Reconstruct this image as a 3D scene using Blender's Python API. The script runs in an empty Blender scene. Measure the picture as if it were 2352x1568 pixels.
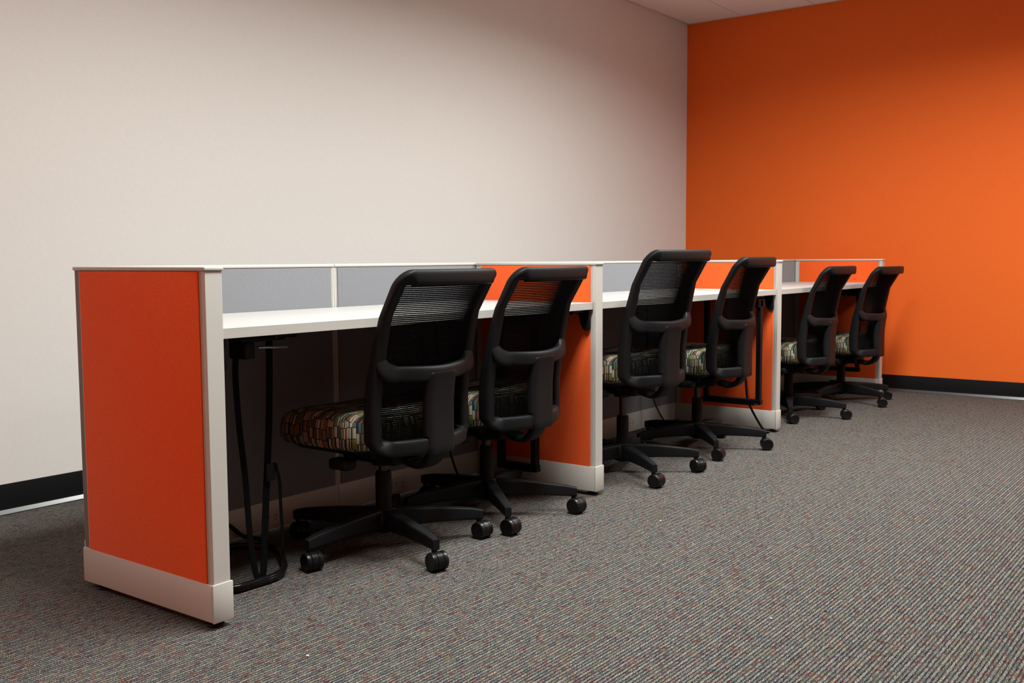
import bpy, bmesh, math, random
from mathutils import Vector, Matrix
random.seed(7)
PI = math.pi
S = bpy.context.scene
COL = S.collection

# ------------------------------------------------------------------ camera
F_PX, YAW, PITCH, ROLL = 2335.4, 0.645916, 0.081244, -0.0055
CAM = (-1.49475, -2.04345, 0.902546)
cam = bpy.data.cameras.new('camera'); cam_o = bpy.data.objects.new('camera', cam); COL.objects.link(cam_o)
cam.sensor_width = 36.0; cam.lens = 36.0 * F_PX / 2352; cam.clip_start = 0.05; cam.clip_end = 60
fw = Vector((math.cos(YAW)*math.cos(PITCH), math.sin(YAW)*math.cos(PITCH), -math.sin(PITCH)))
rt = Vector((math.sin(YAW), -math.cos(YAW), 0)); up = rt.cross(fw)
c_, s_ = math.cos(ROLL), math.sin(ROLL)
rt, up = c_*rt + s_*up, -s_*rt + c_*up
M = Matrix((rt, up, -fw)).transposed().to_4x4(); M.translation = Vector(CAM)
cam_o.matrix_world = M
S.camera = cam_o

# ------------------------------------------------------------------ world, exposure
S.view_settings.view_transform = 'Standard'; S.view_settings.look = 'None'
S.view_settings.gamma = 1.0; S.view_settings.use_curve_mapping = False
S.view_settings.exposure = 0.0
w = bpy.data.worlds.new('world'); S.world = w; w.use_nodes = True
w.node_tree.nodes['Background'].inputs[0].default_value = (0.5, 0.48, 0.46, 1)
w.node_tree.nodes['Background'].inputs[1].default_value = 0.05

# ------------------------------------------------------------------ ceiling light table (x, y, watts)
X0, X1, Y0, Y1, HC = -2.7, 5.491, -4.6, 1.566, 2.637
LIGHTS = [(0.6, -0.70, 92, 162), (3.0, -0.70, 96, 162), (4.35, -2.5, 50, 160), (-2.05, -1.3, 30, 80), (-2.05, 0.5, 20, 80)]  # last two are added, unseen, so the orange back wall bounces warm light
for lx, ly, lw, sp in LIGHTS:
    ld = bpy.data.lights.new('troffer_lamp', 'AREA'); ld.shape = 'RECTANGLE'
    ld.size, ld.size_y = 1.16, 0.56; ld.energy = lw; ld.color = (0.965, 1.0, 0.965); ld.spread = math.radians(sp)
    lo = bpy.data.objects.new('troffer_lamp', ld); COL.objects.link(lo); lo.location = (lx, ly, HC - 0.03)

# ------------------------------------------------------------------ material helpers
def nmat(name):
    m = bpy.data.materials.new(name); m.use_nodes = True
    nt = m.node_tree; b = nt.nodes['Principled BSDF']
    return m, nt, b
def N(nt, t, **kw):
    n = nt.nodes.new(t)
    for k, v in kw.items(): setattr(n, k, v)
    return n
def math_(nt, op, a, b=None, c=None):
    n = N(nt, 'ShaderNodeMath', operation=op)
    for i, v in enumerate((a, b, c)):
        if v is None: continue
        if isinstance(v, (int, float)): n.inputs[i].default_value = v
        else: nt.links.new(v, n.inputs[i])
    return n.outputs[0]
def plain(name, col, rough=0.5, bump=0.0, bscale=200, spec=0.5, metallic=0.0, var=0.04):
    m, nt, b = nmat(name)
    tc = N(nt, 'ShaderNodeTexCoord'); no = N(nt, 'ShaderNodeTexNoise'); no.inputs['Scale'].default_value = bscale
    no.inputs['Detail'].default_value = 3
    nt.links.new(tc.outputs['Object'], no.inputs['Vector'])
    mx = N(nt, 'ShaderNodeMix', data_type='RGBA'); mx.inputs[6].default_value = tuple(c*(1-var) for c in col)+(1,)
    mx.inputs[7].default_value = tuple(min(1, c*(1+var)) for c in col)+(1,)
    nt.links.new(no.outputs['Fac'], mx.inputs[0]); nt.links.new(mx.outputs[2], b.inputs['Base Color'])
    b.inputs['Roughness'].default_value = rough; b.inputs['Specular IOR Level'].default_value = spec
    b.inputs['Metallic'].default_value = metallic
    if bump:
        bp = N(nt, 'ShaderNodeBump'); bp.inputs['Strength'].default_value = bump; bp.inputs['Distance'].default_value = 0.001
        nt.links.new(no.outputs['Fac'], bp.inputs['Height']); nt.links.new(bp.outputs[0], b.inputs['Normal'])
    return m
def fabric(name, col, pitch=0.0016, var=0.16):
    """woven cloth: fine warp and weft"""
    m, nt, b = nmat(name)
    tc = N(nt, 'ShaderNodeTexCoord'); sx = N(nt, 'ShaderNodeSeparateXYZ'); nt.links.new(tc.outputs['Object'], sx.inputs[0])
    h = math_(nt, 'ADD', sx.outputs[0], sx.outputs[1])
    k = 2*PI/pitch
    a = math_(nt, 'SINE', math_(nt, 'MULTIPLY', h, k)); c = math_(nt, 'SINE', math_(nt, 'MULTIPLY', sx.outputs[2], k))
    wv = math_(nt, 'MULTIPLY', a, c)
    no = N(nt, 'ShaderNodeTexNoise'); no.inputs['Scale'].default_value = 1.0; no.inputs['Detail'].default_value = 2
    mp = N(nt, 'ShaderNodeMapping'); mp.inputs['Scale'].default_value = (90, 90, 420); nt.links.new(tc.outputs['Object'], mp.inputs[0])
    nt.links.new(mp.outputs[0], no.inputs['Vector'])
    f = math_(nt, 'ADD', math_(nt, 'MULTIPLY', wv, 0.2), no.outputs['Fac'])
    mx = N(nt, 'ShaderNodeMix', data_type='RGBA'); mx.inputs[6].default_value = tuple(c*(1-var) for c in col)+(1,)
    mx.inputs[7].default_value = tuple(min(1, c*(1+var)) for c in col)+(1,)
    nt.links.new(f, mx.inputs[0]); nt.links.new(mx.outputs[2], b.inputs['Base Color'])
    b.inputs['Roughness'].default_value = 0.9; b.inputs['Specular IOR Level'].default_value = 0.15
    b.inputs['Sheen Weight'].default_value = 0.15
    bp = N(nt, 'ShaderNodeBump'); bp.inputs['Strength'].default_value = 0.35; bp.inputs['Distance'].default_value = 0.0006
    nt.links.new(f, bp.inputs['Height']); nt.links.new(bp.outputs[0], b.inputs['Normal'])
    return m
def lined(name, col):
    """edge banding with fine horizontal grain"""
    m, nt, b = nmat(name)
    tc = N(nt, 'ShaderNodeTexCoord'); mp = N(nt, 'ShaderNodeMapping'); mp.inputs['Scale'].default_value = (6, 6, 900)
    no = N(nt, 'ShaderNodeTexNoise'); no.inputs['Scale'].default_value = 1.0; no.inputs['Detail'].default_value = 2
    nt.links.new(tc.outputs['Object'], mp.inputs[0]); nt.links.new(mp.outputs[0], no.inputs['Vector'])
    mx = N(nt, 'ShaderNodeMix', data_type='RGBA'); mx.inputs[6].default_value = tuple(c*.78 for c in col)+(1,); mx.inputs[7].default_value = tuple(c*1.2 for c in col)+(1,)
    nt.links.new(no.outputs['Fac'], mx.inputs[0]); nt.links.new(mx.outputs[2], b.inputs['Base Color']); b.inputs['Roughness'].default_value = .45
    return m
def ramp_const(nt, stops):
    r = N(nt, 'ShaderNodeValToRGB'); r.color_ramp.interpolation = 'CONSTANT'
    e = r.color_ramp.elements
    while len(e) < len(stops): e.new(0.5)
    for i, (p, c) in enumerate(stops): e[i].position = p; e[i].color = tuple(c)+(1,)
    return r
def carpet():
    m, nt, b = nmat('loop_carpet')
    tc = N(nt, 'ShaderNodeTexCoord'); sx = N(nt, 'ShaderNodeSeparateXYZ'); nt.links.new(tc.outputs['Object'], sx.inputs[0])
    x, y = sx.outputs[0], sx.outputs[1]
    # slight waviness of the rows
    wn = N(nt, 'ShaderNodeTexNoise'); wn.inputs['Scale'].default_value = 75; wn.inputs['Detail'].default_value = 2
    nt.links.new(tc.outputs['Object'], wn.inputs['Vector'])
    y = math_(nt, 'ADD', y, math_(nt, 'MULTIPLY', math_(nt, 'SUBTRACT', wn.outputs['Fac'], 0.5), 0.006))
    P = 0.0102
    yr = math_(nt, 'DIVIDE', y, P); row = math_(nt, 'FLOOR', yr); fy = math_(nt, 'FRACT', yr)
    rn = N(nt, 'ShaderNodeTexWhiteNoise', noise_dimensions='1D'); nt.links.new(row, rn.inputs['W'])
    xr = math_(nt, 'ADD', math_(nt, 'DIVIDE', x, 0.0175), math_(nt, 'MULTIPLY', rn.outputs['Value'], 37.0))
    cell = math_(nt, 'FLOOR', xr)
    cb = N(nt, 'ShaderNodeCombineXYZ'); nt.links.new(cell, cb.inputs[0]); nt.links.new(row, cb.inputs[1])
    wc = N(nt, 'ShaderNodeTexWhiteNoise', noise_dimensions='2D'); nt.links.new(cb.outputs[0], wc.inputs['Vector'])
    # lower half of each row: dark yarn carrying long coloured dashes
    r = ramp_const(nt, [(0, (.085, .10, .10)), (.20, (.035, .04, .075)), (.38, (.06, .085, .08)), (.50, (.14, .13, .14)),
                        (.62, (.17, .035, .042)), (.71, (.05, .055, .10)), (.80, (.15, .15, .10)), (.88, (.06, .13, .12)), (.975, (.33, .09, .03))])
    nt.links.new(wc.outputs['Value'], r.inputs[0])
    # upper half: pale twisted loops
    mp = N(nt, 'ShaderNodeMapping'); mp.inputs['Scale'].default_value = (330, 430, 1); nt.links.new(tc.outputs['Object'], mp.inputs[0])
    n1 = N(nt, 'ShaderNodeTexNoise'); n1.inputs['Scale'].default_value = 1.0; n1.inputs['Detail'].default_value = 1.5; nt.links.new(mp.outputs[0], n1.inputs['Vector'])
    r2 = N(nt, 'ShaderNodeValToRGB'); e = r2.color_ramp.elements; e[0].position = .40; e[0].color = (.09, .09, .09, 1); e[1].position = .60; e[1].color = (.95, .87, .76, 1)
    e2 = e.new(.5); e2.color = (.38, .37, .33, 1)
    nt.links.new(n1.outputs['Fac'], r2.inputs[0])
    cb3 = N(nt, 'ShaderNodeCombineXYZ'); nt.links.new(math_(nt, 'FLOOR', math_(nt, 'MULTIPLY', xr, 1.3)), cb3.inputs[0]); nt.links.new(math_(nt, 'ADD', row, 311.0), cb3.inputs[1])
    w3 = N(nt, 'ShaderNodeTexWhiteNoise', noise_dimensions='2D'); nt.links.new(cb3.outputs[0], w3.inputs['Vector'])
    r3 = ramp_const(nt, [(0, (1, .98, .98)), (.45, (.74, .78, .75)), (.60, (.92, .80, .82)), (.72, (.68, .66, .78)), (.82, (.95, .92, .76)), (.93, (.78, .42, .40))])
    nt.links.new(w3.outputs['Value'], r3.inputs[0])
    mu = N(nt, 'ShaderNodeMix', data_type='RGBA', blend_type='MULTIPLY'); mu.inputs[0].default_value = 1.0
    nt.links.new(r2.outputs[0], mu.inputs[6]); nt.links.new(r3.outputs[0], mu.inputs[7])
    top = N(nt, 'ShaderNodeMapRange', interpolation_type='SMOOTHSTEP'); top.inputs['From Min'].default_value = .23; top.inputs['From Max'].default_value = .36
    v = math_(nt, 'ABSOLUTE', math_(nt, 'SUBTRACT', fy, 0.5))
    nt.links.new(v, top.inputs['Value'])                       # 0 on the pale crest, 1 in the dark yarn
    mx = N(nt, 'ShaderNodeMix', data_type='RGBA'); nt.links.new(top.outputs[0], mx.inputs[0]); nt.links.new(mu.outputs[2], mx.inputs[6]); nt.links.new(r.outputs[0], mx.inputs[7])
    alt = math_(nt, 'MULTIPLY', math_(nt, 'FRACT', math_(nt, 'MULTIPLY', row, 0.5)), 0.62)
    sh = math_(nt, 'SUBTRACT', 1.14, alt)
    fl = N(nt, 'ShaderNodeTexNoise'); fl.inputs['Scale'].default_value = 420; fl.inputs['Detail'].default_value = 1
    nt.links.new(tc.outputs['Object'], fl.inputs['Vector'])
    sh2 = math_(nt, 'MULTIPLY', sh, math_(nt, 'ADD', 0.45, math_(nt, 'MULTIPLY', fl.outputs['Fac'], 1.1)))
    vm = N(nt, 'ShaderNodeVectorMath', operation='SCALE'); nt.links.new(mx.outputs[2], vm.inputs[0]); nt.links.new(sh2, vm.inputs[3])
    vs = N(nt, 'ShaderNodeVectorMath', operation='SCALE'); nt.links.new(vm.outputs[0], vs.inputs[0]); vs.inputs[3].default_value = 0.30
    nt.links.new(vs.outputs[0], b.inputs['Base Color'])
    b.inputs['Roughness'].default_value = 0.95; b.inputs['Specular IOR Level'].default_value = 0.1
    bp = N(nt, 'ShaderNodeBump'); bp.inputs['Strength'].default_value = 0.6; bp.inputs['Distance'].default_value = 0.002
    nt.links.new(sh2, bp.inputs['Height']); nt.links.new(bp.outputs[0], b.inputs['Normal'])
    return m
def seat_cloth():
    m, nt, b = nmat('striped_upholstery')
    uv = N(nt, 'ShaderNodeUVMap'); uv.uv_map = 'uv'; sx = N(nt, 'ShaderNodeSeparateXYZ'); nt.links.new(uv.outputs[0], sx.inputs[0])
    s, t = sx.outputs[0], sx.outputs[1]
    sr = math_(nt, 'DIVIDE', s, 0.0038); si = math_(nt, 'FLOOR', sr)
    band = math_(nt, 'FLOOR', math_(nt, 'DIVIDE', s, 0.0038*7))
    rb = N(nt, 'ShaderNodeTexWhiteNoise', noise_dimensions='1D'); nt.links.new(band, rb.inputs['W'])
    tr = math_(nt, 'ADD', math_(nt, 'DIVIDE', t, 0.033), rb.outputs['Value']); ti = math_(nt, 'FLOOR', tr); ft = math_(nt, 'FRACT', tr)
    cb = N(nt, 'ShaderNodeCombineXYZ'); nt.links.new(si, cb.inputs[0]); nt.links.new(ti, cb.inputs[1])
    wn = N(nt, 'ShaderNodeTexWhiteNoise', noise_dimensions='2D'); nt.links.new(cb.outputs[0], wn.inputs['Vector'])
    r = ramp_const(nt, [(0, (.62, .58, .50)), (.20, (.02, .022, .03)), (.36, (.20, .22, .06)), (.52, (.42, .11, .035)),
                        (.64, (.08, .15, .16)), (.78, (.09, .08, .09)), (.90, (.30, .30, .12))])
    nt.links.new(wn.outputs['Value'], r.inputs[0])
    gap = math_(nt, 'LESS_THAN', ft, 0.08)
    g2 = math_(nt, 'MULTIPLY', gap, 0.93)
    mx = N(nt, 'ShaderNodeMix', data_type='RGBA'); mx.inputs[7].default_value = (.015, .018, .035, 1)
    nt.links.new(g2, mx.inputs[0]); nt.links.new(r.outputs[0], mx.inputs[6])
    vs = N(nt, 'ShaderNodeVectorMath', operation='SCALE'); nt.links.new(mx.outputs[2], vs.inputs[0]); vs.inputs[3].default_value = 0.5; nt.links.new(vs.outputs[0], b.inputs['Base Color'])
    b.inputs['Roughness'].default_value = 0.85; b.inputs['Specular IOR Level'].default_value = 0.2
    return m
def back_mesh():
    m, nt, b = nmat('knit_mesh')
    tc = N(nt, 'ShaderNodeTexCoord'); sx = N(nt, 'ShaderNodeSeparateXYZ'); nt.links.new(tc.outputs['Object'], sx.inputs[0])
    f = math_(nt, 'FRACT', math_(nt, 'DIVIDE', sx.outputs[2], 0.0056))
    slit = math_(nt, 'GREATER_THAN', f, 0.66)
    op = slit
    b.inputs['Base Color'].default_value = (.003, .003, .0035, 1); b.inputs['Roughness'].default_value = 0.7
    b.inputs['Specular IOR Level'].default_value = 0.08
    nt.links.new(math_(nt, 'SUBTRACT', 1.0, op), b.inputs['Alpha'])
    return m

MT = dict(
    wall=plain('painted_white_wall', (.68, .665, .635), .85, .15, 60, .25),
    wall_orange=plain('painted_orange_wall', (.77, .128, .013), .75, .15, 60, .3),
    ceil=plain('ceiling_tile', (.88, .85, .82), .95, .5, 300, .1),
    grid=plain('ceiling_grid', (.62, .58, .54), .6),
    cove=plain('black_cove_base', (.004, .004, .0045), .55, spec=.15),
    toe=plain('glossy_cove_toe', (.03, .03, .032), .27, spec=1.0),
    beige=plain('warm_grey_paint', (.49, .48, .445), .42, .08, 900),
    beige_d=plain('warm_grey_channel', (.33, .315, .29), .45),
    groove=plain('dark_groove', (.07, .065, .06), .6),
    lam=plain('white_laminate', (.46, .452, .44), .38, .05, 500),
    orange=fabric('orange_panel_cloth', (.80, .102, .015)),
    grey=fabric('grey_panel_cloth', (.175, .18, .195)),
    black=plain('black_plastic', (.006, .006, .0065), .5, .25, 1400, .12),
    dgrey=plain('charcoal_plastic', (.008, .0085, .0095), .46, .3, 1200, .14),
    rubber=plain('caster_plastic', (.004, .004, .0045), .33, spec=.25),
    blackmetal=plain('black_powder_coat', (.005, .005, .006), .45, .1, 900, .15),
    steel=plain('dull_steel', (.05, .05, .055), .35, metallic=.8),
    strap=plain('black_webbing', (.004, .004, .005), .85, spec=.05),
    cable=plain('glossy_black_cable', (.004, .004, .005), .2, spec=.22),
    yarn=plain('black_yarn', (.004, .004, .0045), .8, spec=.05),
    bright=plain('bright_steel', (.55, .55, .56), .25, metallic=1.0),
    post_d=plain('shaded_post', (.16, .145, .13), .5),  # rear post of the end panel, its recess shade put into the colour
    lamedge=lined('laminate_edge', (.43, .415, .385)),
    carpet=carpet(), seat=seat_cloth(), mesh=back_mesh(),
    crumb=plain('pale_paper', (.75, .70, .66), .8), crumb2=plain('tan_scrap', (.72, .48, .2), .8), crumb3=plain('dark_lint', (.02, .015, .015), .8),
    slot=plain('socket_black', (.01, .01, .01), .5),
)
m, nt, b = nmat('lit_diffuser'); b.inputs['Base Color'].default_value = (.8, .8, .8, 1)
b.inputs['Emission Color'].default_value = (1, .97, .93, 1); b.inputs['Emission Strength'].default_value = 3.0; MT['lit'] = m

# ------------------------------------------------------------------ mesh helpers
def box(bm, x0, x1, y0, y1, z0, z1, bev=0.0, seg=2):
    tb = bmesh.new()
    r = bmesh.ops.create_cube(tb, size=1.0)
    for v in tb.verts:
        v.co = Vector((x0+(v.co.x+.5)*(x1-x0), y0+(v.co.y+.5)*(y1-y0), z0+(v.co.z+.5)*(z1-z0)))
    if bev: bmesh.ops.bevel(tb, geom=list(tb.edges), offset=bev, segments=seg, profile=.5, affect='EDGES')
    merge(bm, tb)
def merge(bm, tb, mat=None):
    if mat is not None: tb.transform(mat)
    me = bpy.data.meshes.new('tmp'); tb.to_mesh(me); tb.free(); bm.from_mesh(me); bpy.data.meshes.remove(me)
def lathe(bm, prof, n=24, mat=None):
    """closed solid of revolution round z from (r, z) points"""
    tb = bmesh.new(); rings = []
    for r, z in prof:
        if r < 1e-6: rings.append([tb.verts.new((0, 0, z))])
        else: rings.append([tb.verts.new((r*math.cos(2*PI*i/n), r*math.sin(2*PI*i/n), z)) for i in range(n)])
    for a, b_ in zip(rings, rings[1:]):
        for i in range(n):
            j = (i+1) % n
            if len(a) == 1 and len(b_) == 1: continue
            if len(a) == 1: tb.faces.new((a[0], b_[j], b_[i]))
            elif len(b_) == 1: tb.faces.new((a[i], a[j], b_[0]))
            else: tb.faces.new((a[i], a[j], b_[j], b_[i]))
    bmesh.ops.recalc_face_normals(tb, faces=list(tb.faces)); merge(bm, tb, mat)
def sweep(bm, secs, closed=False):
    """secs: list of rings (same number of points) -> skin, capped when open"""
    vs = [[bm.verts.new(p) for p in s] for s in secs]; n = len(secs[0]); fs = []
    rng = range(len(secs)) if closed else range(len(secs)-1)
    for i in rng:
        a, b_ = vs[i], vs[(i+1) % len(vs)]
        for k in range(n):
            l = (k+1) % n; fs.append(bm.faces.new((a[k], a[l], b_[l], b_[k])))
    if not closed: fs.append(bm.faces.new(vs[0][::-1])); fs.append(bm.faces.new(vs[-1]))
    bmesh.ops.recalc_face_normals(bm, faces=fs)
def sq_section(c, u, v, w, d, n=12, p=3.2):
    """super-ellipse section of full width w along u and depth d along v"""
    out = []
    for i in range(n):
        a = 2*PI*(i+.5)/n; ca, sa = math.cos(a), math.sin(a)
        out.append(c + u*(w/2*math.copysign(abs(ca)**(2/p), ca)) + v*(d/2*math.copysign(abs(sa)**(2/p), sa)))
    return out
def tube(bm, pts, r, n=8, flat=None, upv=Vector((0, 0, 1))):
    pts = [Vector(p) for p in pts]; secs = []
    for i, p in enumerate(pts):
        t = (pts[min(i+1, len(pts)-1)] - pts[max(i-1, 0)]).normalized()
        u = t.cross(upv)
        if u.length < 1e-3: u = t.cross(Vector((0, 1, 0)))
        u.normalize(); v = u.cross(t).normalized()
        rr = r[i] if isinstance(r, (list, tuple)) else r
        if flat: secs.append(sq_section(p, u, v, flat[0], flat[1], 8))
        else: secs.append([p + u*rr*math.cos(2*PI*k/n) + v*rr*math.sin(2*PI*k/n) for k in range(n)])
    sweep(bm, secs)
def smooth_path(pts, k=6):
    """Catmull-Rom through the points"""
    P = [Vector(p) for p in pts]; P = [P[0]*2-P[1]] + P + [P[-1]*2-P[-2]]; out = []
    for i in range(1, len(P)-2):
        for j in range(k):
            t = j/k; a, b_, c, d = P[i-1], P[i], P[i+1], P[i+2]
            out.append(.5*((2*b_)+(c-a)*t+(2*a-5*b_+4*c-d)*t*t+(3*b_-a-3*c+d)*t**3))
    out.append(P[-2]); return out
def obj(name, bm, mt, parent=None, smooth=False, loc=None):
    me = bpy.data.meshes.new(name)
    if smooth:
        for f in bm.faces: f.smooth = True
    bm.to_mesh(me); bm.free(); me.materials.append(MT[mt])
    if smooth:
        try: me.set_sharp_from_angle(angle=math.radians(smooth if smooth > 1 else 40))
        except Exception: pass
    o = bpy.data.objects.new(name, me); COL.objects.link(o)
    if parent: o.parent = parent
    if loc: o.location = loc
    return o
def tag(o, label, cat, group=None):
    o['label'] = label; o['category'] = cat
    if group: o['group'] = group
    return o
def thing(name, label, cat, loc=(0, 0, 0), rz=0, group=None):
    o = bpy.data.objects.new(name, None); COL.objects.link(o); o.location = loc; o.rotation_euler = (0, 0, rz)
    o.empty_display_size = .1
    return tag(o, label, cat, group)
def struct(name, bm, mt, smooth=False):
    o = obj(name, bm, mt, smooth=smooth); o['kind'] = 'structure'; return o
def copy_tree(o, parent=None):
    c = o.copy(); COL.objects.link(c)
    if parent: c.parent = parent
    for ch in list(o.children): copy_tree(ch, c)
    return c

# ------------------------------------------------------------------ room
TH = .12
bm = bmesh.new(); box(bm, X0-TH, X1+TH, Y0-TH, Y1+TH, -.1, 0); struct('floor', bm, 'carpet')
bm = bmesh.new(); box(bm, X0-TH, X1+TH, Y1, Y1+TH, 0, HC+.05); struct('wall_left', bm, 'wall')
bm = bmesh.new(); box(bm, X1, X1+TH, Y0, Y1, 0, HC+.05); struct('wall_far', bm, 'wall_orange')
bm = bmesh.new(); box(bm, X0-TH, X1+TH, Y0-TH, Y0, 0, HC+.05); struct('wall_right', bm, 'wall')
bm = bmesh.new(); box(bm, X0-TH, X0, Y0, Y1, 0, HC+.05); struct('wall_back', bm, 'wall_orange')
# ceiling of lay-in tiles: grid lines at x = 4.66 + .63 k, y = 1.13 - .533 k
GX, GY = .631, .533
bm = bmesh.new(); box(bm, X0-TH, X1+TH, Y0-TH, Y1+TH, HC+.006, HC+.1)
xs = [4.66 + GX*k for k in range(-15, 3)]; ys = [1.13 - GY*k for k in range(-2, 13)]
def clampi(v, a, b_): return max(a, min(b_, v))
for i in range(len(xs)-1):
    for j in range(len(ys)-1):
        a, b_ = clampi(xs[i], X0, X1), clampi(xs[i+1], X0, X1); c, d = clampi(ys[j+1], Y0, Y1), clampi(ys[j], Y0, Y1)
        if b_-a > .03 and d-c > .03: box(bm, a+.004, b_-.004, c+.004, d-.004, HC, HC+.01)
struct('ceiling', bm, 'ceil')
bm = bmesh.new()
for x in xs:
    if X0 < x < X1: box(bm, x-.0035, x+.0035, Y0, Y1, HC+.002, HC+.0055)
for y in ys:
    if Y0 < y < Y1: box(bm, X0, X1, y-.0035, y+.0035, HC+.002, HC+.0055)
struct('trim_1', bm, 'grid')
bm = bmesh.new(); box(bm, X0, X1, Y1-.018, Y1, HC-.004, HC+.0, .001)
box(bm, X1-.018, X1, Y0, Y1, HC-.004, HC, .001); struct('trim_2', bm, 'grid')
# cove base: profile in (out, z)
PR = [(0, .004), (.0042, .0165), (.0034, .021), (.0030, .030), (.0028, .105), (.0015, .109), (0, .109)]
PT = [(0, 0), (.0135, 0), (.0140, .0015), (.0130, .0035), (.0062, .0140), (.0044, .0172), (.0020, .0172), (0, .0050)]
def cove(name, p0, p1, nrm, prof=PR, mt='cove'):
    bm = bmesh.new(); secs = []
    for p in (p0, p1): secs.append([Vector((p[0]+nrm[0]*o, p[1]+nrm[1]*o, z)) for o, z in prof])
    sweep(bm, secs); return struct(name, bm, mt, smooth=50)
cove('trim_3', (X0, Y1), (X1, Y1), (0, -1), PT, 'toe'); cove('trim_4', (X1, Y1-.014), (X1, Y0), (-1, 0), PT, 'toe')
cove('baseboard_left', (X0, Y1), (X1, Y1), (0, -1)); cove('baseboard_far', (X1, Y1-.003), (X1, Y0), (-1, 0))
cove('baseboard_right', (X0, Y0), (X1, Y0), (0, 1)); cove('baseboard_back', (X0, Y1-.003), (X0, Y0), (1, 0))
# ceiling troffers (all outside the frame, they light the room; the back wall pair is added)
lab = ['above the aisle by the first chairs', 'above the aisle by the middle chairs', 'far right of the last chairs near the orange wall', 'behind the camera, added to wash the back wall with light', 'added to wash the back wall with light, nearest the white wall']
for (lx, ly, lw, sp), la in zip(LIGHTS, lab):
    t = thing('ceiling_light', 'recessed rectangular office ceiling light ' + la, 'ceiling light', (lx, ly, HC), 0, 'ceiling lights')
    bm = bmesh.new()
    for a in ((-.6, .6, -.3, -.285), (-.6, .6, .285, .3), (-.6, -.585, -.285, .285), (.585, .6, -.285, .285)): box(bm, a[0], a[1], a[2], a[3], -.012, -.001, .002)
    obj('light_frame', bm, 'grid', t)
    bm = bmesh.new(); box(bm, -.585, .585, -.285, .285, -.006, -.002); obj('diffuser', bm, 'lit', t)

# ------------------------------------------------------------------ cubicle panels
H, T, D = .8878, .0504, .5748       # panel height, thickness, divider depth
YS0, YS1 = .5805, .6309             # back run of panels
Z0, HB = .018, .112                 # underside and top of the base raceway
def cap(bm, x0, x1, y0, y1):
    box(bm, x0, x1, y0, y1, H-.011, H, .0035, 3)
def glide(name, x, y, parent):
    bm = bmesh.new(); lathe(bm, [(0, -0), (.021, 0), (.023, .003), (.021, .007), (.009, .009), (.009, Z0+.004), (0, Z0+.004)], 20, Matrix.Translation((x, y, 0)))
    return obj(name, bm, 'blackmetal', parent, smooth=40)
def divider(X, label, cat='partition', group=None, end=False):
    t = thing('cubicle_divider', label, cat, (X, 0, 0), 0, group)
    bm = bmesh.new(); box(bm, .004, T-.004, .004, D, Z0+.006, H-.009); obj('core', bm, 'beige_d', t)
    # front cover plate and rear post
    bm = bmesh.new(); box(bm, .0005, T-.0005, -.002, .0125, HB-.004, H-.011, .0012); obj('front_post', bm, 'beige', t)
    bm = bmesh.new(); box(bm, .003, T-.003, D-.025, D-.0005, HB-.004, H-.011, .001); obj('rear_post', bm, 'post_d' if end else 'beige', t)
    bm = bmesh.new(); box(bm, -.0005, T+.0005, D-.0295, D-.0262, HB-.004, H-.011, .001); obj('rear_trim', bm, 'beige', t)
    # ribbed channels beside the cloth, both faces
    for sx in (0, 1):
        bm = bmesh.new()
        for k, y in enumerate((.0150, .0195)):
            xx = (.0012, .006) if sx == 0 else (T-.006, T-.0012)
            box(bm, xx[0], xx[1], y-.0016, y+.0016, HB-.002, H-.011, .0006)
        obj('edge_channel', bm, 'beige', t)
        bm = bmesh.new(); xx = (.0030, .0045) if sx == 0 else (T-.0045, T-.0030)
        box(bm, xx[0], xx[1], .0125, .0235, HB-.002, H-.011); obj('channel_groove', bm, 'groove', t)
        bm = bmesh.new(); xx = (-.0028, .006) if sx == 0 else (T-.006, T+.0028)
        box(bm, xx[0], xx[1], .0222, D-.0305, HB-.003, H-.0125, .0028, 3)
        o = obj('fabric_tile', bm, 'orange', t, smooth=40); o['label'] = 'orange woven cloth tile'
    bm = bmesh.new(); cap(bm, -.0035, T+.0035, -.0055, D); obj('top_cap', bm, 'beige', t, smooth=40)
    bm = bmesh.new(); box(bm, -.0045, T+.0045, .0012, D, Z0, HB, .0018, 2); obj('base_raceway', bm, 'beige', t, smooth=40)
    bm = bmesh.new(); box(bm, -.0048, T+.0048, -.0058, .0008, Z0-.001, HB+.001, .0016, 2); obj('raceway_end_cap', bm, 'beige', t, smooth=40)
    glide('levelling_foot', T/2, .030, t); glide('levelling_foot', T/2, D-.06, t)
    return t
L = [0, 1.7357, 3.4728, 5.168]; MID = .9613
dl = ['orange end partition with pale grey trim, nearest, standing left of all chairs',
      'orange partition between the first pair of chairs and the tallest chair',
      'orange partition right of the middle pair of chairs',
      'orange end partition closest to the orange wall, furthest of the four']
for X, la in zip(L, dl): divider(X, la, group='orange cubicle partitions', end=(X == 0))

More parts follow.
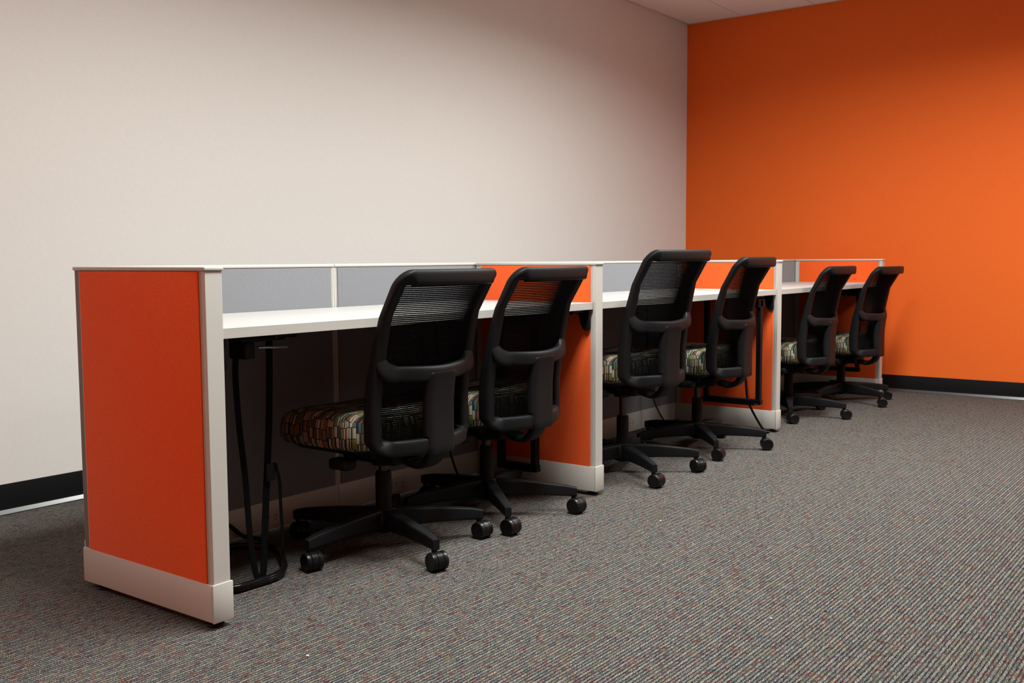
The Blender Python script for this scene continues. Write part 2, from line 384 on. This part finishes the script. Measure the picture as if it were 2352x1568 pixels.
def outlet(x, parent):
    y = YS0 - .0065
    bm = bmesh.new(); box(bm, x-.034, x+.034, y-.0022, y+.003, .034, .086, .0012)
    o = obj('outlet_plate', bm, 'beige', parent)
    for dx in (-.016, .016):
        bm = bmesh.new()
        for s in (-.0045, .0045): box(bm, x+dx+s-.0009, x+dx+s+.0009, y-.0026, y-.0020, .056, .068)
        lathe(bm, [(0, 0), (.0022, 0), (.0022, .0006), (0, .0006)], 8, Matrix.Translation((x+dx, y-.0026, .048)) @ Matrix.Rotation(PI/2, 4, 'X'))
        obj('socket', bm, 'slot', o)
def spine(x0, x1, label, sockets=()):
    t = thing('back_panel', label, 'partition', (0, 0, 0), 0, 'grey back panels behind the desks')
    bm = bmesh.new(); box(bm, x0+.0005, x1-.0005, YS0+.004, YS1-.004, Z0+.006, H-.009); obj('core', bm, 'beige_d', t)
    for e in (0, 1):
        bm = bmesh.new(); xx = (x0+.0008, x0+.0085) if e == 0 else (x1-.0085, x1-.0008)
        box(bm, xx[0], xx[1], YS0+.0005, YS1-.0005, HB-.003, H-.011, .0012); obj('side_post', bm, 'beige', t)
        bm = bmesh.new(); xx = (x0+.0105, x0+.0135) if e == 0 else (x1-.0135, x1-.0105)
        box(bm, xx[0], xx[1], YS0+.0005, YS1-.0005, HB-.003, H-.011, .0008); obj('edge_channel', bm, 'beige', t)
    for sy in (0, 1):
        yy = (YS0-.0022, YS0+.007) if sy == 0 else (YS1-.007, YS1+.0022)
        bm = bmesh.new(); box(bm, x0+.0150, x1-.0150, yy[0], yy[1], HB-.003, H-.0125, .0022, 3)
        o = obj('fabric_tile', bm, 'grey', t, smooth=40); o['label'] = 'blue grey woven cloth tile'
    bm = bmesh.new(); box(bm, x0+.0006, x1-.0006, YS0-.0035, YS1+.0035, H-.011, H, .0035, 3); obj('top_cap', bm, 'beige', t, smooth=40)
    bm = bmesh.new(); box(bm, x0+.0006, x1-.0006, YS0-.0045, YS1+.0045, Z0, HB, .0018, 2); obj('base_raceway', bm, 'beige', t, smooth=40)
    for s in sockets: outlet(s, t)
    glide('levelling_foot', x0+.06, (YS0+YS1)/2, t); glide('levelling_foot', x1-.06, (YS0+YS1)/2, t)
J = [.034, L[1]+T/2, L[2]+T/2, L[3]+T]
sl = [('grey back panel in the first bay beside the nearest end partition', 'grey back panel in the first bay behind the first pair of chairs'),
      ('grey back panel in the middle bay behind the tallest chair', 'grey back panel in the middle bay, its far half behind the desk'),
      ('grey back panel in the last bay next to the third partition', 'grey back panel in the last bay nearest the orange wall')]
for i in range(3):
    mx_ = L[i] + MID
    spine(J[i], mx_, sl[i][0], ((.655,) if i == 0 else (L[i]+.62,)))
    spine(mx_, J[i+1], sl[i][1], ((1.265,) if i == 0 else (L[i]+1.25,)))

# ------------------------------------------------------------------ worktops with cantilever brackets
DZ, DT = .7373, .0262
wl = ['long white laminate worktop in the first bay behind the nearest two chairs', 'white laminate worktop in the middle bay behind the tallest chair',
      'white laminate worktop in the last bay beside the orange wall']
for i in range(3):
    xa, xb = L[i]+T+.0035, L[i+1]-.0035
    t = thing('worktop', wl[i], 'desk', (xa, 0, 0), 0, 'white worktops of the three bays'); W_ = xb-xa
    bm = bmesh.new(); box(bm, 0, W_, .0085, YS0-.003, DZ-DT, DZ, .0008); obj('top_board', bm, 'lam', t)
    bm = bmesh.new(); box(bm, 0, W_, .0065, .0085, DZ-DT, DZ-.0004, .0005); obj('edge_band', bm, 'lamedge' if 'lamedge' in MT else 'beige', t)
    bm = bmesh.new()
    tb = bmesh.new(); secs = []
    for z, k in ((DZ-.0002, 1.0), (DZ+.0025, 1.0), (DZ+.0042, .94)):
        secs.append([Vector((.14+(.085*k)*math.copysign(abs(math.cos(a))**.6, math.cos(a)), .548+(.024*k)*math.copysign(abs(math.sin(a))**.6, math.sin(a)), z)) for a in [2*PI*q/28 for q in range(28)]])
    sweep(bm, secs); obj('cable_grommet', bm, 'lam', t, smooth=40)
def bracket(x, s, label):
    """black cantilever bracket hooked on a divider; s = +1 when it sticks out toward +x"""
    t = thing('desk_bracket', label, 'bracket', (x, 0, 0), 0, 'black brackets under the worktops')
    bm = bmesh.new(); zt = DZ-DT-.001
    prof = [(.016, zt), (.30, zt), (.30, zt-.008), (.066, zt-.010), (.058, zt-.030), (.052, zt-.056), (.040, zt-.076), (.022, zt-.080), (.016, zt-.072)]
    secs = [[Vector((s*a, y, z)) for y, z in prof] for a in (.0035, .022)]
    sweep(bm, secs); bmesh.ops.bevel(bm, geom=list(bm.edges), offset=.002, segments=2, affect='EDGES')
    obj('bracket_arm', bm, 'blackmetal', t, smooth=40)
    bm = bmesh.new(); box(bm, *sorted((s*.0035, s*.024)), .03, .26, zt-.004, zt, .0008); obj('mounting_flange', bm, 'blackmetal', t)
for i in range(3):
    nm = ('first', 'middle', 'last')[i]
    bracket(L[i]+T, 1, 'black bracket under the left end of the %s worktop' % nm)
    bracket(L[i+1], -1, 'black tapered bracket under the right end of the %s worktop' % nm)

# ------------------------------------------------------------------ task chair
PROF = [(.30, -.133), (.345, -.133), (.394, -.132), (.45, -.133), (.50, -.139), (.557, -.149), (.622, -.167), (.67, -.180), (.718, -.196), (.76, -.213), (.80, -.232), (.83, -.248), (.856, -.264), (.90, -.290)]
def yside(z):
    for (a, ya), (b_, yb) in zip(PROF, PROF[1:]):
        if z <= b_: return ya + (yb-ya)*(z-a)/(b_-a)
    return PROF[-1][1]
HW, ZT, ZB = .2165, .8745, .332
def lerp(a, b_, t): return a + (b_-a)*max(0, min(1, t))
def csag(z): return lerp(.045, .020, (z-.60)/.27)
def rr_loop(x0, x1, z0, z1, r, rb=None, n=7, m_=5):
    """rounded-rectangle loop (x, z, nx, nz)"""
    rb = rb or r; out = []
    for cx, cz, rr, a0 in ((x1-r, z1-r, r, 0), (x0+r, z1-r, r, PI/2), (x0+rb, z0+rb, rb, PI), (x1-rb, z0+rb, rb, 1.5*PI)):
        arc = [(cx+rr*math.cos(a0+PI/2*k/n), cz+rr*math.sin(a0+PI/2*k/n), math.cos(a0+PI/2*k/n), math.sin(a0+PI/2*k/n)) for k in range(n+1)]
        if out:
            p, q = out[-1], arc[0]
            out += [tuple(p[i]+(q[i]-p[i])*k/m_ for i in range(4)) for k in range(1, m_)]
        out += arc
    p, q = out[-1], out[0]; out += [tuple(p[i]+(q[i]-p[i])*k/m_ for i in range(4)) for k in range(1, m_)]
    return out
def chair():
    t = thing('task_chair', '', 'chair')
    R_ = .31
    # five-star base
    bm = bmesh.new()
    lathe(bm, [(0, .052), (.034, .052), (.044, .062), (.047, .085), (.044, .112), (.034, .124), (.0, .124)], 28)
    obj('hub', bm, 'dgrey', t, smooth=40)
    legbm = bmesh.new(); secs = []
    for i in range(9):
        f = i/8; x = lerp(.03, R_+.012, f); zt = .122 - .012*f - .016*f*f; hb = lerp(.062, .034, f); w_ = lerp(.046, .025, f)
        if i == 8: zt -= .003; hb -= .003; w_ *= .86
        c = Vector((x, 0, zt-hb/2)); secs.append(sq_section(c, Vector((0, 1, 0)), Vector((0, 0, 1)), w_, hb, 20, 7))
    sweep(legbm, secs)
    leg0 = obj('leg', legbm, 'dgrey', t, smooth=45)
    # twin-wheel caster
    bm = bmesh.new(); lathe(bm, [(0, .036), (.0085, .036), (.0085, .066), (0, .066)], 14)
    Ry = Matrix.Rotation(PI/2, 4, 'Y')
    lathe(bm, [(0, -.0105), (.0262, -.0105), (.0276, -.0095), (.0276, .0095), (.0262, .0105), (0, .0105)], 28, Matrix.Translation((0, -.014, .0285)) @ Ry)
    cas0 = obj('caster', bm, 'rubber', t, smooth=35)
    whl = []
    for s in (-1, 1):
        bm = bmesh.new()
        lathe(bm, [(0, -.0075), (.0255, -.0075), (.0278, -.0055), (.0280, .0020), (.0268, .0060), (.0245, .0078), (.020, .0070), (.0, .0066)], 32,
              Matrix.Translation((s*.0184, -.014, .0281)) @ Matrix.Scale(s, 4, Vector((1, 0, 0))) @ Ry)
        bmesh.ops.recalc_face_normals(bm, faces=list(bm.faces))
        whl.append(obj('wheel', bm, 'rubber', cas0, smooth=35))
    legs, cass = [leg0], [cas0]
    for k in range(4):
        c = leg0.copy(); COL.objects.link(c); c.parent = t; legs.append(c); cass.append(copy_tree(cas0, t))
    # lift
    bm = bmesh.new(); lathe(bm, [(0, .045), (.018, .045), (.0255, .05), (.0255, .232), (.0225, .240), (0, .240)], 24); obj('gas_lift', bm, 'black', t, smooth=40)
    bm = bmesh.new(); lathe(bm, [(0, .12), (.0145, .12), (.0145, .31), (0, .31)], 20); p_ = obj('lift_piston', bm, 'steel', t, smooth=40); p_['label'] = 'dull steel piston'
    # mechanism
    bm = bmesh.new(); box(bm, -.075, .075, -.12, .11, .277, .322, .014, 3); box(bm, -.11, .11, -.055, .055, .296, .336, .008, 2)
    lathe(bm, [(0, .262), (.036, .262), (.042, .28), (0, .28)], 24)
    obj('tilt_mechanism', bm, 'black', t, smooth=40)
    bm = bmesh.new(); tube(bm, smooth_path([(-.07, .0, .303), (-.13, -.015, .300), (-.185, -.03, .297), (-.222, -.035, .302)], 4), .0065)
    box(bm, -.236, -.186, -.078, .0, .284, .318, .012, 3); obj('tilt_lever', bm, 'black', t, smooth=40)
    bm = bmesh.new(); tube(bm, smooth_path([(.07, .03, .30), (.14, .03, .296), (.215, .03, .304)], 4), .0055)
    tube(bm, smooth_path([(.2, .03, .303), (.235, .03, .306), (.25, .02, .30)], 4), .009); obj('height_lever', bm, 'black', t, smooth=40)
    # seat shell and cushion
    def outline(hx, y0, y1, r, n=8):
        return [(x, y) for x, y, _, _ in rr_loop(-hx, hx, y0, y1, r, n=n, m_=8)]
    def levels(bm, lv, hx, y0, y1, r, drop=0, dish=0):
        secs = []
        for ins, z, topf in lv:
            pts = outline(hx-ins, y0+ins, y1-ins, max(.02, r-ins*.6)); s = []
            for x, y in pts:
                zz = z
                if topf: zz -= drop*max(0, (y-.08)/.16)**2 + dish*(1-min(1, (x/hx)**2+((y-.02)/.2)**2))
                s.append(Vector((x, y, zz)))
            secs.append(s)
        sweep(bm, secs)
    bm = bmesh.new(); levels(bm, [(.075, .322, 0), (.045, .328, 0), (.022, .344, 0), (.018, .356, 0)], .245, -.146, .245, .085)
    obj('seat_pan', bm, 'black', t, smooth=50)
    bm = bmesh.new()
    levels(bm, [(.03, .343, 0), (.010, .348, 0), (.001, .362, 0), (0, .385, 0), (.001, .412, .6), (.006, .432, 1), (.016, .445, 1), (.034, .453, 1), (.06, .456, 1), (.10, .457, 1), (.15, .456, 1), (.19, .455, 1)],
           .248, -.152, .248, .085, .022, .010)
    uvl = bm.loops.layers.uv.new('uv'); bm.normal_update(); bm.verts.index_update()
    out_ = outline(.248, -.152, .248, .085); npt = len(out_); arc = [0]
    for k in range(npt): arc.append(arc[-1] + math.dist(out_[k], out_[(k+1) % npt]))
    for f in bm.faces:
        n = f.normal
        ks = [lp.vert.index % npt for lp in f.loops]; wrap = max(ks)-min(ks) > npt/2
        for lp in f.loops:
            p = lp.vert.co; k = lp.vert.index % npt
            if abs(n.z) > .62: uv_ = (p.y, abs(p.x)-.6+.457)
            else: uv_ = (arc[k+npt if False else (npt if (wrap and k == 0) else k)], -p.z+.3)
            lp[uvl].uv = uv_
    obj('seat', bm, 'seat', t, smooth=80)['label'] = 'cushion in multicoloured dashed stripe cloth'
    # outer back frame
    def ylow(x, z): return yside(z) - .010 - .088*(1-min(1, (x/HW)**2))*lerp(.9, 1.0, (.55-z)/.15)
    Y_ = Vector((0, 1, 0))
    bm = bmesh.new(); secs = []
    for x, z, nx, nz in rr_loop(-HW, HW, ZB, ZT, .046, .05):
        topk = max(0, nz)**1.5 if z > .7 else 0; botk = max(0, -nz) if z < .5 else 0
        upk = max(0, min(1, (z-.79)/.07))
        w_ = lerp(lerp(.040, .047, topk), .034, botk)
        dpt = lerp(lerp(.052, .043, (z-.36)/.2), .024, (z-.60)/.12); dpt = lerp(dpt, .036, upk)
        c2 = Vector((x-nx*w_/2, 0, z-nz*w_/2)); u = (c2.x/HW)
        u = c2.x/(HW-w_/2); yy = yside(z) + (.006 if z < .76 else .006*max(0, (.82-z)/.06)) - (csag(z)*(1-min(1, u*u))) - dpt/2
        # bottom stretch bows with the lower support
        if botk: yy = lerp(yy, ylow(c2.x, c2.z)-.004, botk); dpt = lerp(dpt, .022, botk)
        c2.y = yy
        nrm = Vector((nx, 0, nz)).normalized()
        vv = Vector((0, 1, 0))
        secs.append(sq_section(c2, nrm, vv, w_, dpt, 16, 3.8))
    sweep(bm, secs, closed=True); obj('back_frame', bm, 'dgrey', t, smooth=60)
    # knit mesh
    bm = bmesh.new(); nx_, nz_ = 22, 34; g = []
    for j in range(nz_+1):
        z = lerp(ZB+.02, ZT-.02, j/nz_); row = []
        dz = max(0, z-(ZT-.066), (ZB+.07)-z); ins = .05 - math.sqrt(max(0, .05**2-min(dz, .05)**2))
        for i in range(nx_+1):
            u = -1+2*i/nx_; x = u*(HW-.020-ins*.8)
            row.append(bm.verts.new((x, yside(z)-.012-csag(z)*(1-u*u)*.9, z)))
        g.append(row)
    for j in range(nz_):
        for i in range(nx_): bm.faces.new((g[j][i], g[j][i+1], g[j+1][i+1], g[j+1][i]))
    nf = int((HW-.022)*2/.0030)                     # upright yarns, 1.2 mm deep
    for k in range(nf+1):
        x = -(HW-.022) + k*.0030; col_ = []
        for j in range(0, nz_+1, 2):
            z = lerp(ZB+.02, ZT-.02, j/nz_); dz = max(0, z-(ZT-.066), (ZB+.07)-z); ins = .05 - math.sqrt(max(0, .05**2-min(dz, .05)**2))
            hw_ = HW-.020-ins*.8; u = x/hw_
            if abs(u) > 1: col_.append(None); continue
            y = yside(z)-.012-csag(z)*(1-u*u)*.9
            col_.append((bm.verts.new((x, y-.0008, z)), bm.verts.new((x, y+.0004, z)), bm.verts.new((x+.0007, y-.0008, z))))
        for a, b_ in zip(col_, col_[1:]):
            if a and b_:
                for f in (bm.faces.new((a[0], a[1], b_[1], b_[0])), bm.faces.new((a[0], a[2], b_[2], b_[0]))): f.material_index = 1
    mp_ = obj('mesh_panel', bm, 'mesh', t, smooth=80); mp_.data.materials.append(MT['yarn'])
    mp_['label'] = 'see-through black knit mesh with fine horizontal slits'
    # lower support: two window rings and the spine
    bm = bmesh.new()
    for s in (-1, 1):
        secs = []
        for x, z, nx, nz in rr_loop(-.2095, .000, .329, .592, .045, .052):
            inner = 1 if nx > .3 else 0
            wz = .036 if nz > 0 else .046
            w_ = wz if abs(nz) > .5 else (.026 if nx < 0 else .060)
            if abs(nz) <= .5: w_ = lerp(w_, wz, (abs(nz)-.1)/.4)
            cx, cz = x-nx*w_/2, z-nz*w_/2
            # upper bar dips toward the middle
            if nz > .3: cz -= .012*(1-min(1, (cx/.2)**2))
            yy = ylow(cx, cz) - .004 + .010*max(0, -nx)**2
            secs.append(sq_section(Vector((s*cx, yy, cz)), Vector((s*nx, 0, nz)).normalized(), Y_, w_, .031, 16, 4.2))
        sweep(bm, secs, closed=True)
    # curved cross bar flowing up into both side rails
    half = [(-.197, .76, 1, 0), (-.197, .73, 1, 0), (-.197, .70, 1, 0), (-.1965, .675, 1, 0), (-.196, .65, 1, 0)] + [(-.195+.060-.060*math.cos(a), .626-.050*math.sin(a), math.cos(a), math.sin(a)) for a in [PI/2*k/8 for k in range(9)]] + [(-.11, .5745, 0, 1), (-.08, .573, 0, 1), (-.04, .571, 0, 1), (0, .570, 0, 1)]
    full = half + [(-x, z, -nx, nz) for x, z, nx, nz in half[-2::-1]]
    secs = []; nh = len(half)-1
    for i, (x, z, nx, nz) in enumerate(full):
        kk = max(0, min(1, min(i, 2*nh-i)/10)); kk = kk*kk*(3-2*kk)
        yy = lerp(yside(z)-.004, ylow(x, z)-.002, kk)
        kf = .016*abs(nx*nz)*kk; secs.append(sq_section(Vector((x-nx*kf, yy, z-nz*kf-.002*kk)), Vector((nx, 0, nz)).normalized(), Y_, lerp(.020, .042, kk)+.030*abs(nx*nz)*kk, lerp(.012, .031, kk), 16, 3.2))
    sweep(bm, secs)
    obj('lumbar_support', bm, 'dgrey', t, smooth=60)
    bm = bmesh.new(); secs = []
    for z in (.325, .330, .35, .42, .48, .54, .556, .566, .571):
        k = .90 if z in (.325, .571) else 1
        secs.append(sq_section(Vector((0, ylow(0, z)-.004, z)), Vector((1, 0, 0)), Y_, .114*k, .036*k, 20, 5.5))
    sweep(bm, secs); obj('spine', bm, 'dgrey', t, smooth=50)
    bm = bmesh.new(); secs = []
    path = smooth_path([(0, -.226, .375), (0, -.224, .332), (0, -.205, .297), (0, -.165, .281), (0, -.11, .290), (0, -.06, .298)], 5)
    for i, p in enumerate(path):
        tt = (path[min(i+1, len(path)-1)]-path[max(i-1, 0)]).normalized(); v = Vector((1, 0, 0)).cross(tt).normalized()
        secs.append(sq_section(p, Vector((1, 0, 0)), v, lerp(.085, .060, i/len(path)), .026, 14, 4))
    sweep(bm, secs); obj('back_bracket', bm, 'black', t, smooth=50)
    return t, legs, cass
BASE = ('hub', 'leg', 'caster', 'gas_lift')
def base_name(o): return o.name.split('.')[0]
proto, _, _ = chair()
CH = [  # x, y, upper turn, base angle, lift, caster heading
    (.782, .183, 0, 36, .000, -5, 'black mesh task chair nearest the camera, first in the row'),
    (1.311, .188, 1, 15, .002, -2, 'black mesh task chair directly left of the second partition, in the first bay'),
    (2.185, .147, -6, 18, .060, -8, 'tallest black mesh task chair, just right of the second partition'),
    (2.865, .142, 3, 6, .030, 22, 'black mesh task chair with patterned seat, just left of the third partition'),
    (4.069, .171, -1, 60, -.022, 35, 'black mesh task chair just right of the third partition, in the last bay'),
    (4.808, .126, -3, 30, -.030, 20, 'furthest black mesh task chair, in front of the orange wall'),
]
def set_chair(c, x, y, up_, ba, dz, sw):
    c.location = (x, y, 0); c.rotation_euler = (0, 0, math.radians(up_)); k = kc = 0
    for ch in c.children:
        n = base_name(ch)
        if n == 'leg':
            ch.rotation_euler = (0, 0, math.radians(ba-up_+72*k)); k += 1
        elif n == 'caster':
            a = math.radians(ba-up_+72*kc); ch.location = (.31*math.cos(a), .31*math.sin(a), 0)
            ch.rotation_euler = (0, 0, math.radians(sw-up_+random.Random(kc*7+int(x*10)).uniform(-14, 14))); kc += 1
        elif n in ('hub', 'gas_lift'): pass
        else: ch.location = (0, 0, dz)
for i, (x, y, u_, ba, dz, sw, la) in enumerate(CH):
    c = proto if i == 0 else copy_tree(proto)
    tag(c, la, 'chair', 'mesh back task chairs along the desks'); CH[i] = (c, x, y, u_, ba, dz, sw)
for c in CH: set_chair(*c)

# ------------------------------------------------------------------ computer holders under the worktops
UZ = DZ-DT
def track(t, xc, y0, y1):
    bm = bmesh.new(); box(bm, xc-.032, xc+.032, y0, y1, UZ-.010, UZ-.001, .001); box(bm, xc-.040, xc-.030, y0, y1, UZ-.016, UZ-.006, .001); box(bm, xc+.030, xc+.040, y0, y1, UZ-.016, UZ-.006, .001)
    return obj('slide_track', bm, 'blackmetal', t)
# sling holder in the first bay
t = thing('computer_sling', 'black strap sling for a computer hanging under the first worktop beside the near partition', 'computer holder', (0, 0, 0))
track(t, .30, .06, .46)
bm = bmesh.new(); box(bm, .235, .385, .165, .225, UZ-.030, UZ-.016, .003); box(bm, .24, .275, .16, .23, UZ-.075, UZ-.03, .004); obj('carriage', bm, 'blackmetal', t, smooth=40)
bm = bmesh.new(); tube(bm, [(.275, .150, .668), (.33, .152, .664), (.385, .160, .660)], .0035); obj('steel_pin', bm, 'bright', t, smooth=40)
bm = bmesh.new(); tube(bm, smooth_path([(.355, .2, UZ-.03), (.354, .2, .60), (.348, .2, .45), (.336, .2, .30), (.322, .2, .12), (.315, .2, .030), (.300, .2, .006)], 5), .01, flat=(.024, .0035), upv=Vector((0, 1, 0))); obj('strap', bm, 'strap', t, smooth=50)
bm = bmesh.new(); tube(bm, smooth_path([(.240, .2, UZ-.07), (.238, .2, .58), (.246, .2, .45), (.262, .2, .30), (.273, .2, .13), (.288, .2, .035), (.305, .2, .0045)], 5), .01, flat=(.020, .0035), upv=Vector((0, 1, 0))); obj('strap', bm, 'strap', t, smooth=50)
bm = bmesh.new(); box(bm, .326, .358, .188, .199, .285, .335, .003); tube(bm, [(.352, .185, .335), (.360, .185, .332), (.362, .185, .300)], .003); obj('buckle', bm, 'blackmetal', t, smooth=40)
bm = bmesh.new(); tube(bm, smooth_path([(.360, .19, .330), (.372, .19, .28), (.374, .19, .22), (.377, .19, .15), (.378, .19, .09)], 5), .01, flat=(.011, .0025), upv=Vector((0, 1, 0))); obj('strap_tail', bm, 'strap', t, smooth=50)
bm = bmesh.new(); box(bm, .285, .345, .172, .235, .0006, .003, .0006); obj('cradle_plate', bm, 'blackmetal', t)
# rigid frame holders
def rigid(xc, y0, y1, z0, w_, label):
    t = thing('computer_holder', label, 'computer holder', (xc, 0, 0), 0, 'rigid computer holders under the worktops')
    track(t, 0, .03, .45)
    bm = bmesh.new(); box(bm, -.04, .04, y0-.012, y0+.10, UZ-.060, UZ-.016, .006, 3); obj('carriage', bm, 'blackmetal', t, smooth=40)
    bm = bmesh.new(); a = .014
    bm.free()
    for y in (y0, y1):
        bm = bmesh.new(); box(bm, -a, a, y-.012, y+.012, z0, UZ-.018, .002); obj('upright_bar', bm, 'blackmetal', t)
    bm = bmesh.new(); box(bm, -a-.001, a+.001, y0-.016, y1+.012, z0-.013, z0+.013, .002)
    box(bm, -w_, -a, y0, y0+.02, z0-.012, z0-.006, .001); box(bm, -w_, -a, y1-.02, y1, z0-.012, z0-.006, .001); box(bm, -w_-.003, -w_, y0, y1, z0-.012, z0+.016, .001)
    obj('lower_cradle', bm, 'blackmetal', t)
rigid(1.672, .235, .40, .090, .022, 'black frame computer holder hanging behind the second chair, low by the carpet')
rigid(3.335, .036, .325, .172, .05, 'black rectangular frame computer holder against the third partition')
rigid(5.10, .12, .36, .172, .03, 'black frame computer holder under the last worktop behind the furthest chair')

# ------------------------------------------------------------------ cables
def cable(label, pts, r, group=None, name='power_cable'):
    bm = bmesh.new(); tube(bm, smooth_path(pts, 8), r, 10)
    return tag(obj(name, bm, 'cable', smooth=80), label, 'cable', group)
pts = []
for k in range(0, 41):
    a = math.radians(-200 + 15*k); rr = 1 + .05*math.sin(k*1.3); rx, ry = .125*rr, .190*rr
    ca = math.radians(42)
    dx, dy = ry*math.cos(a), rx*math.sin(a)
    pts.append((.335+dx*math.cos(ca)-dy*math.sin(ca), .325+dx*math.sin(ca)+dy*math.cos(ca), .012+.008*(k % 24 > 11)+.010*(k/41)))
cable('thick glossy black cable coiled on the carpet under the near end of the first desk', pts, .0085)
cable('thin black cable hanging from the first worktop behind the second chair',
      [(1.43, .53, UZ), (1.435, .52, .5), (1.43, .50, .30), (1.44, .47, .17), (1.47, .44, .05), (1.52, .40, .008), (1.60, .36, .006)], .005)
cable('black cable hanging from the frame holder beside the middle bay partition',
      [(3.40, .16, .70), (3.395, .15, .45), (3.39, .13, .27), (3.39, .12, .18), (3.39, .10, .13), (3.395, .06, .06), (3.41, .03, .012), (3.43, .015, .008)], .006)
cable('thin black cable rising behind the fourth chair near the middle bay back corner',
      [(3.10, .55, UZ), (3.10, .54, .4), (3.11, .52, .2), (3.14, .48, .08), (3.2, .44, .01), (3.28, .42, .006)], .004)
cable('black cable under the near desk leaning out from behind the near partition',
      [(.20, .555, .007), (.26, .555, .04), (.36, .555, .105), (.46, .555, .08), (.52, .55, .03), (.58, .53, .009)], .007)

# ------------------------------------------------------------------ scraps on the carpet
def scrap(x, y, s, mt, label):
    bm = bmesh.new(); bmesh.ops.create_icosphere(bm, subdivisions=2, radius=1)
    rnd = random.Random(int(x*1000))
    for v in bm.verts: v.co = Vector((v.co.x*s, v.co.y*s*.8, v.co.z*s*.45)) * rnd.uniform(.8, 1.15)
    zmin = min(v.co.z for v in bm.verts)
    o = obj('carpet_scrap', bm, mt, smooth=60, loc=(x, y, -zmin)); tag(o, label, 'scrap', 'scraps on the carpet')
scrap(.024, -.309, .0040, 'crumb', 'tiny white scrap on the carpet in front of the near partition foot')
scrap(1.552, -.382, .0048, 'crumb2', 'tiny tan scrap on the carpet right of the second partition')
scrap(1.362, -.602, .0030, 'crumb', 'tiny white fleck on the open carpet near the tan scrap')
scrap(1.007, -1.155, .0050, 'crumb3', 'tiny dark lint speck on the carpet in the right foreground')
scrap(.875, -1.065, .0040, 'crumb', 'tiny pale scrap on the carpet beside the dark lint speck')
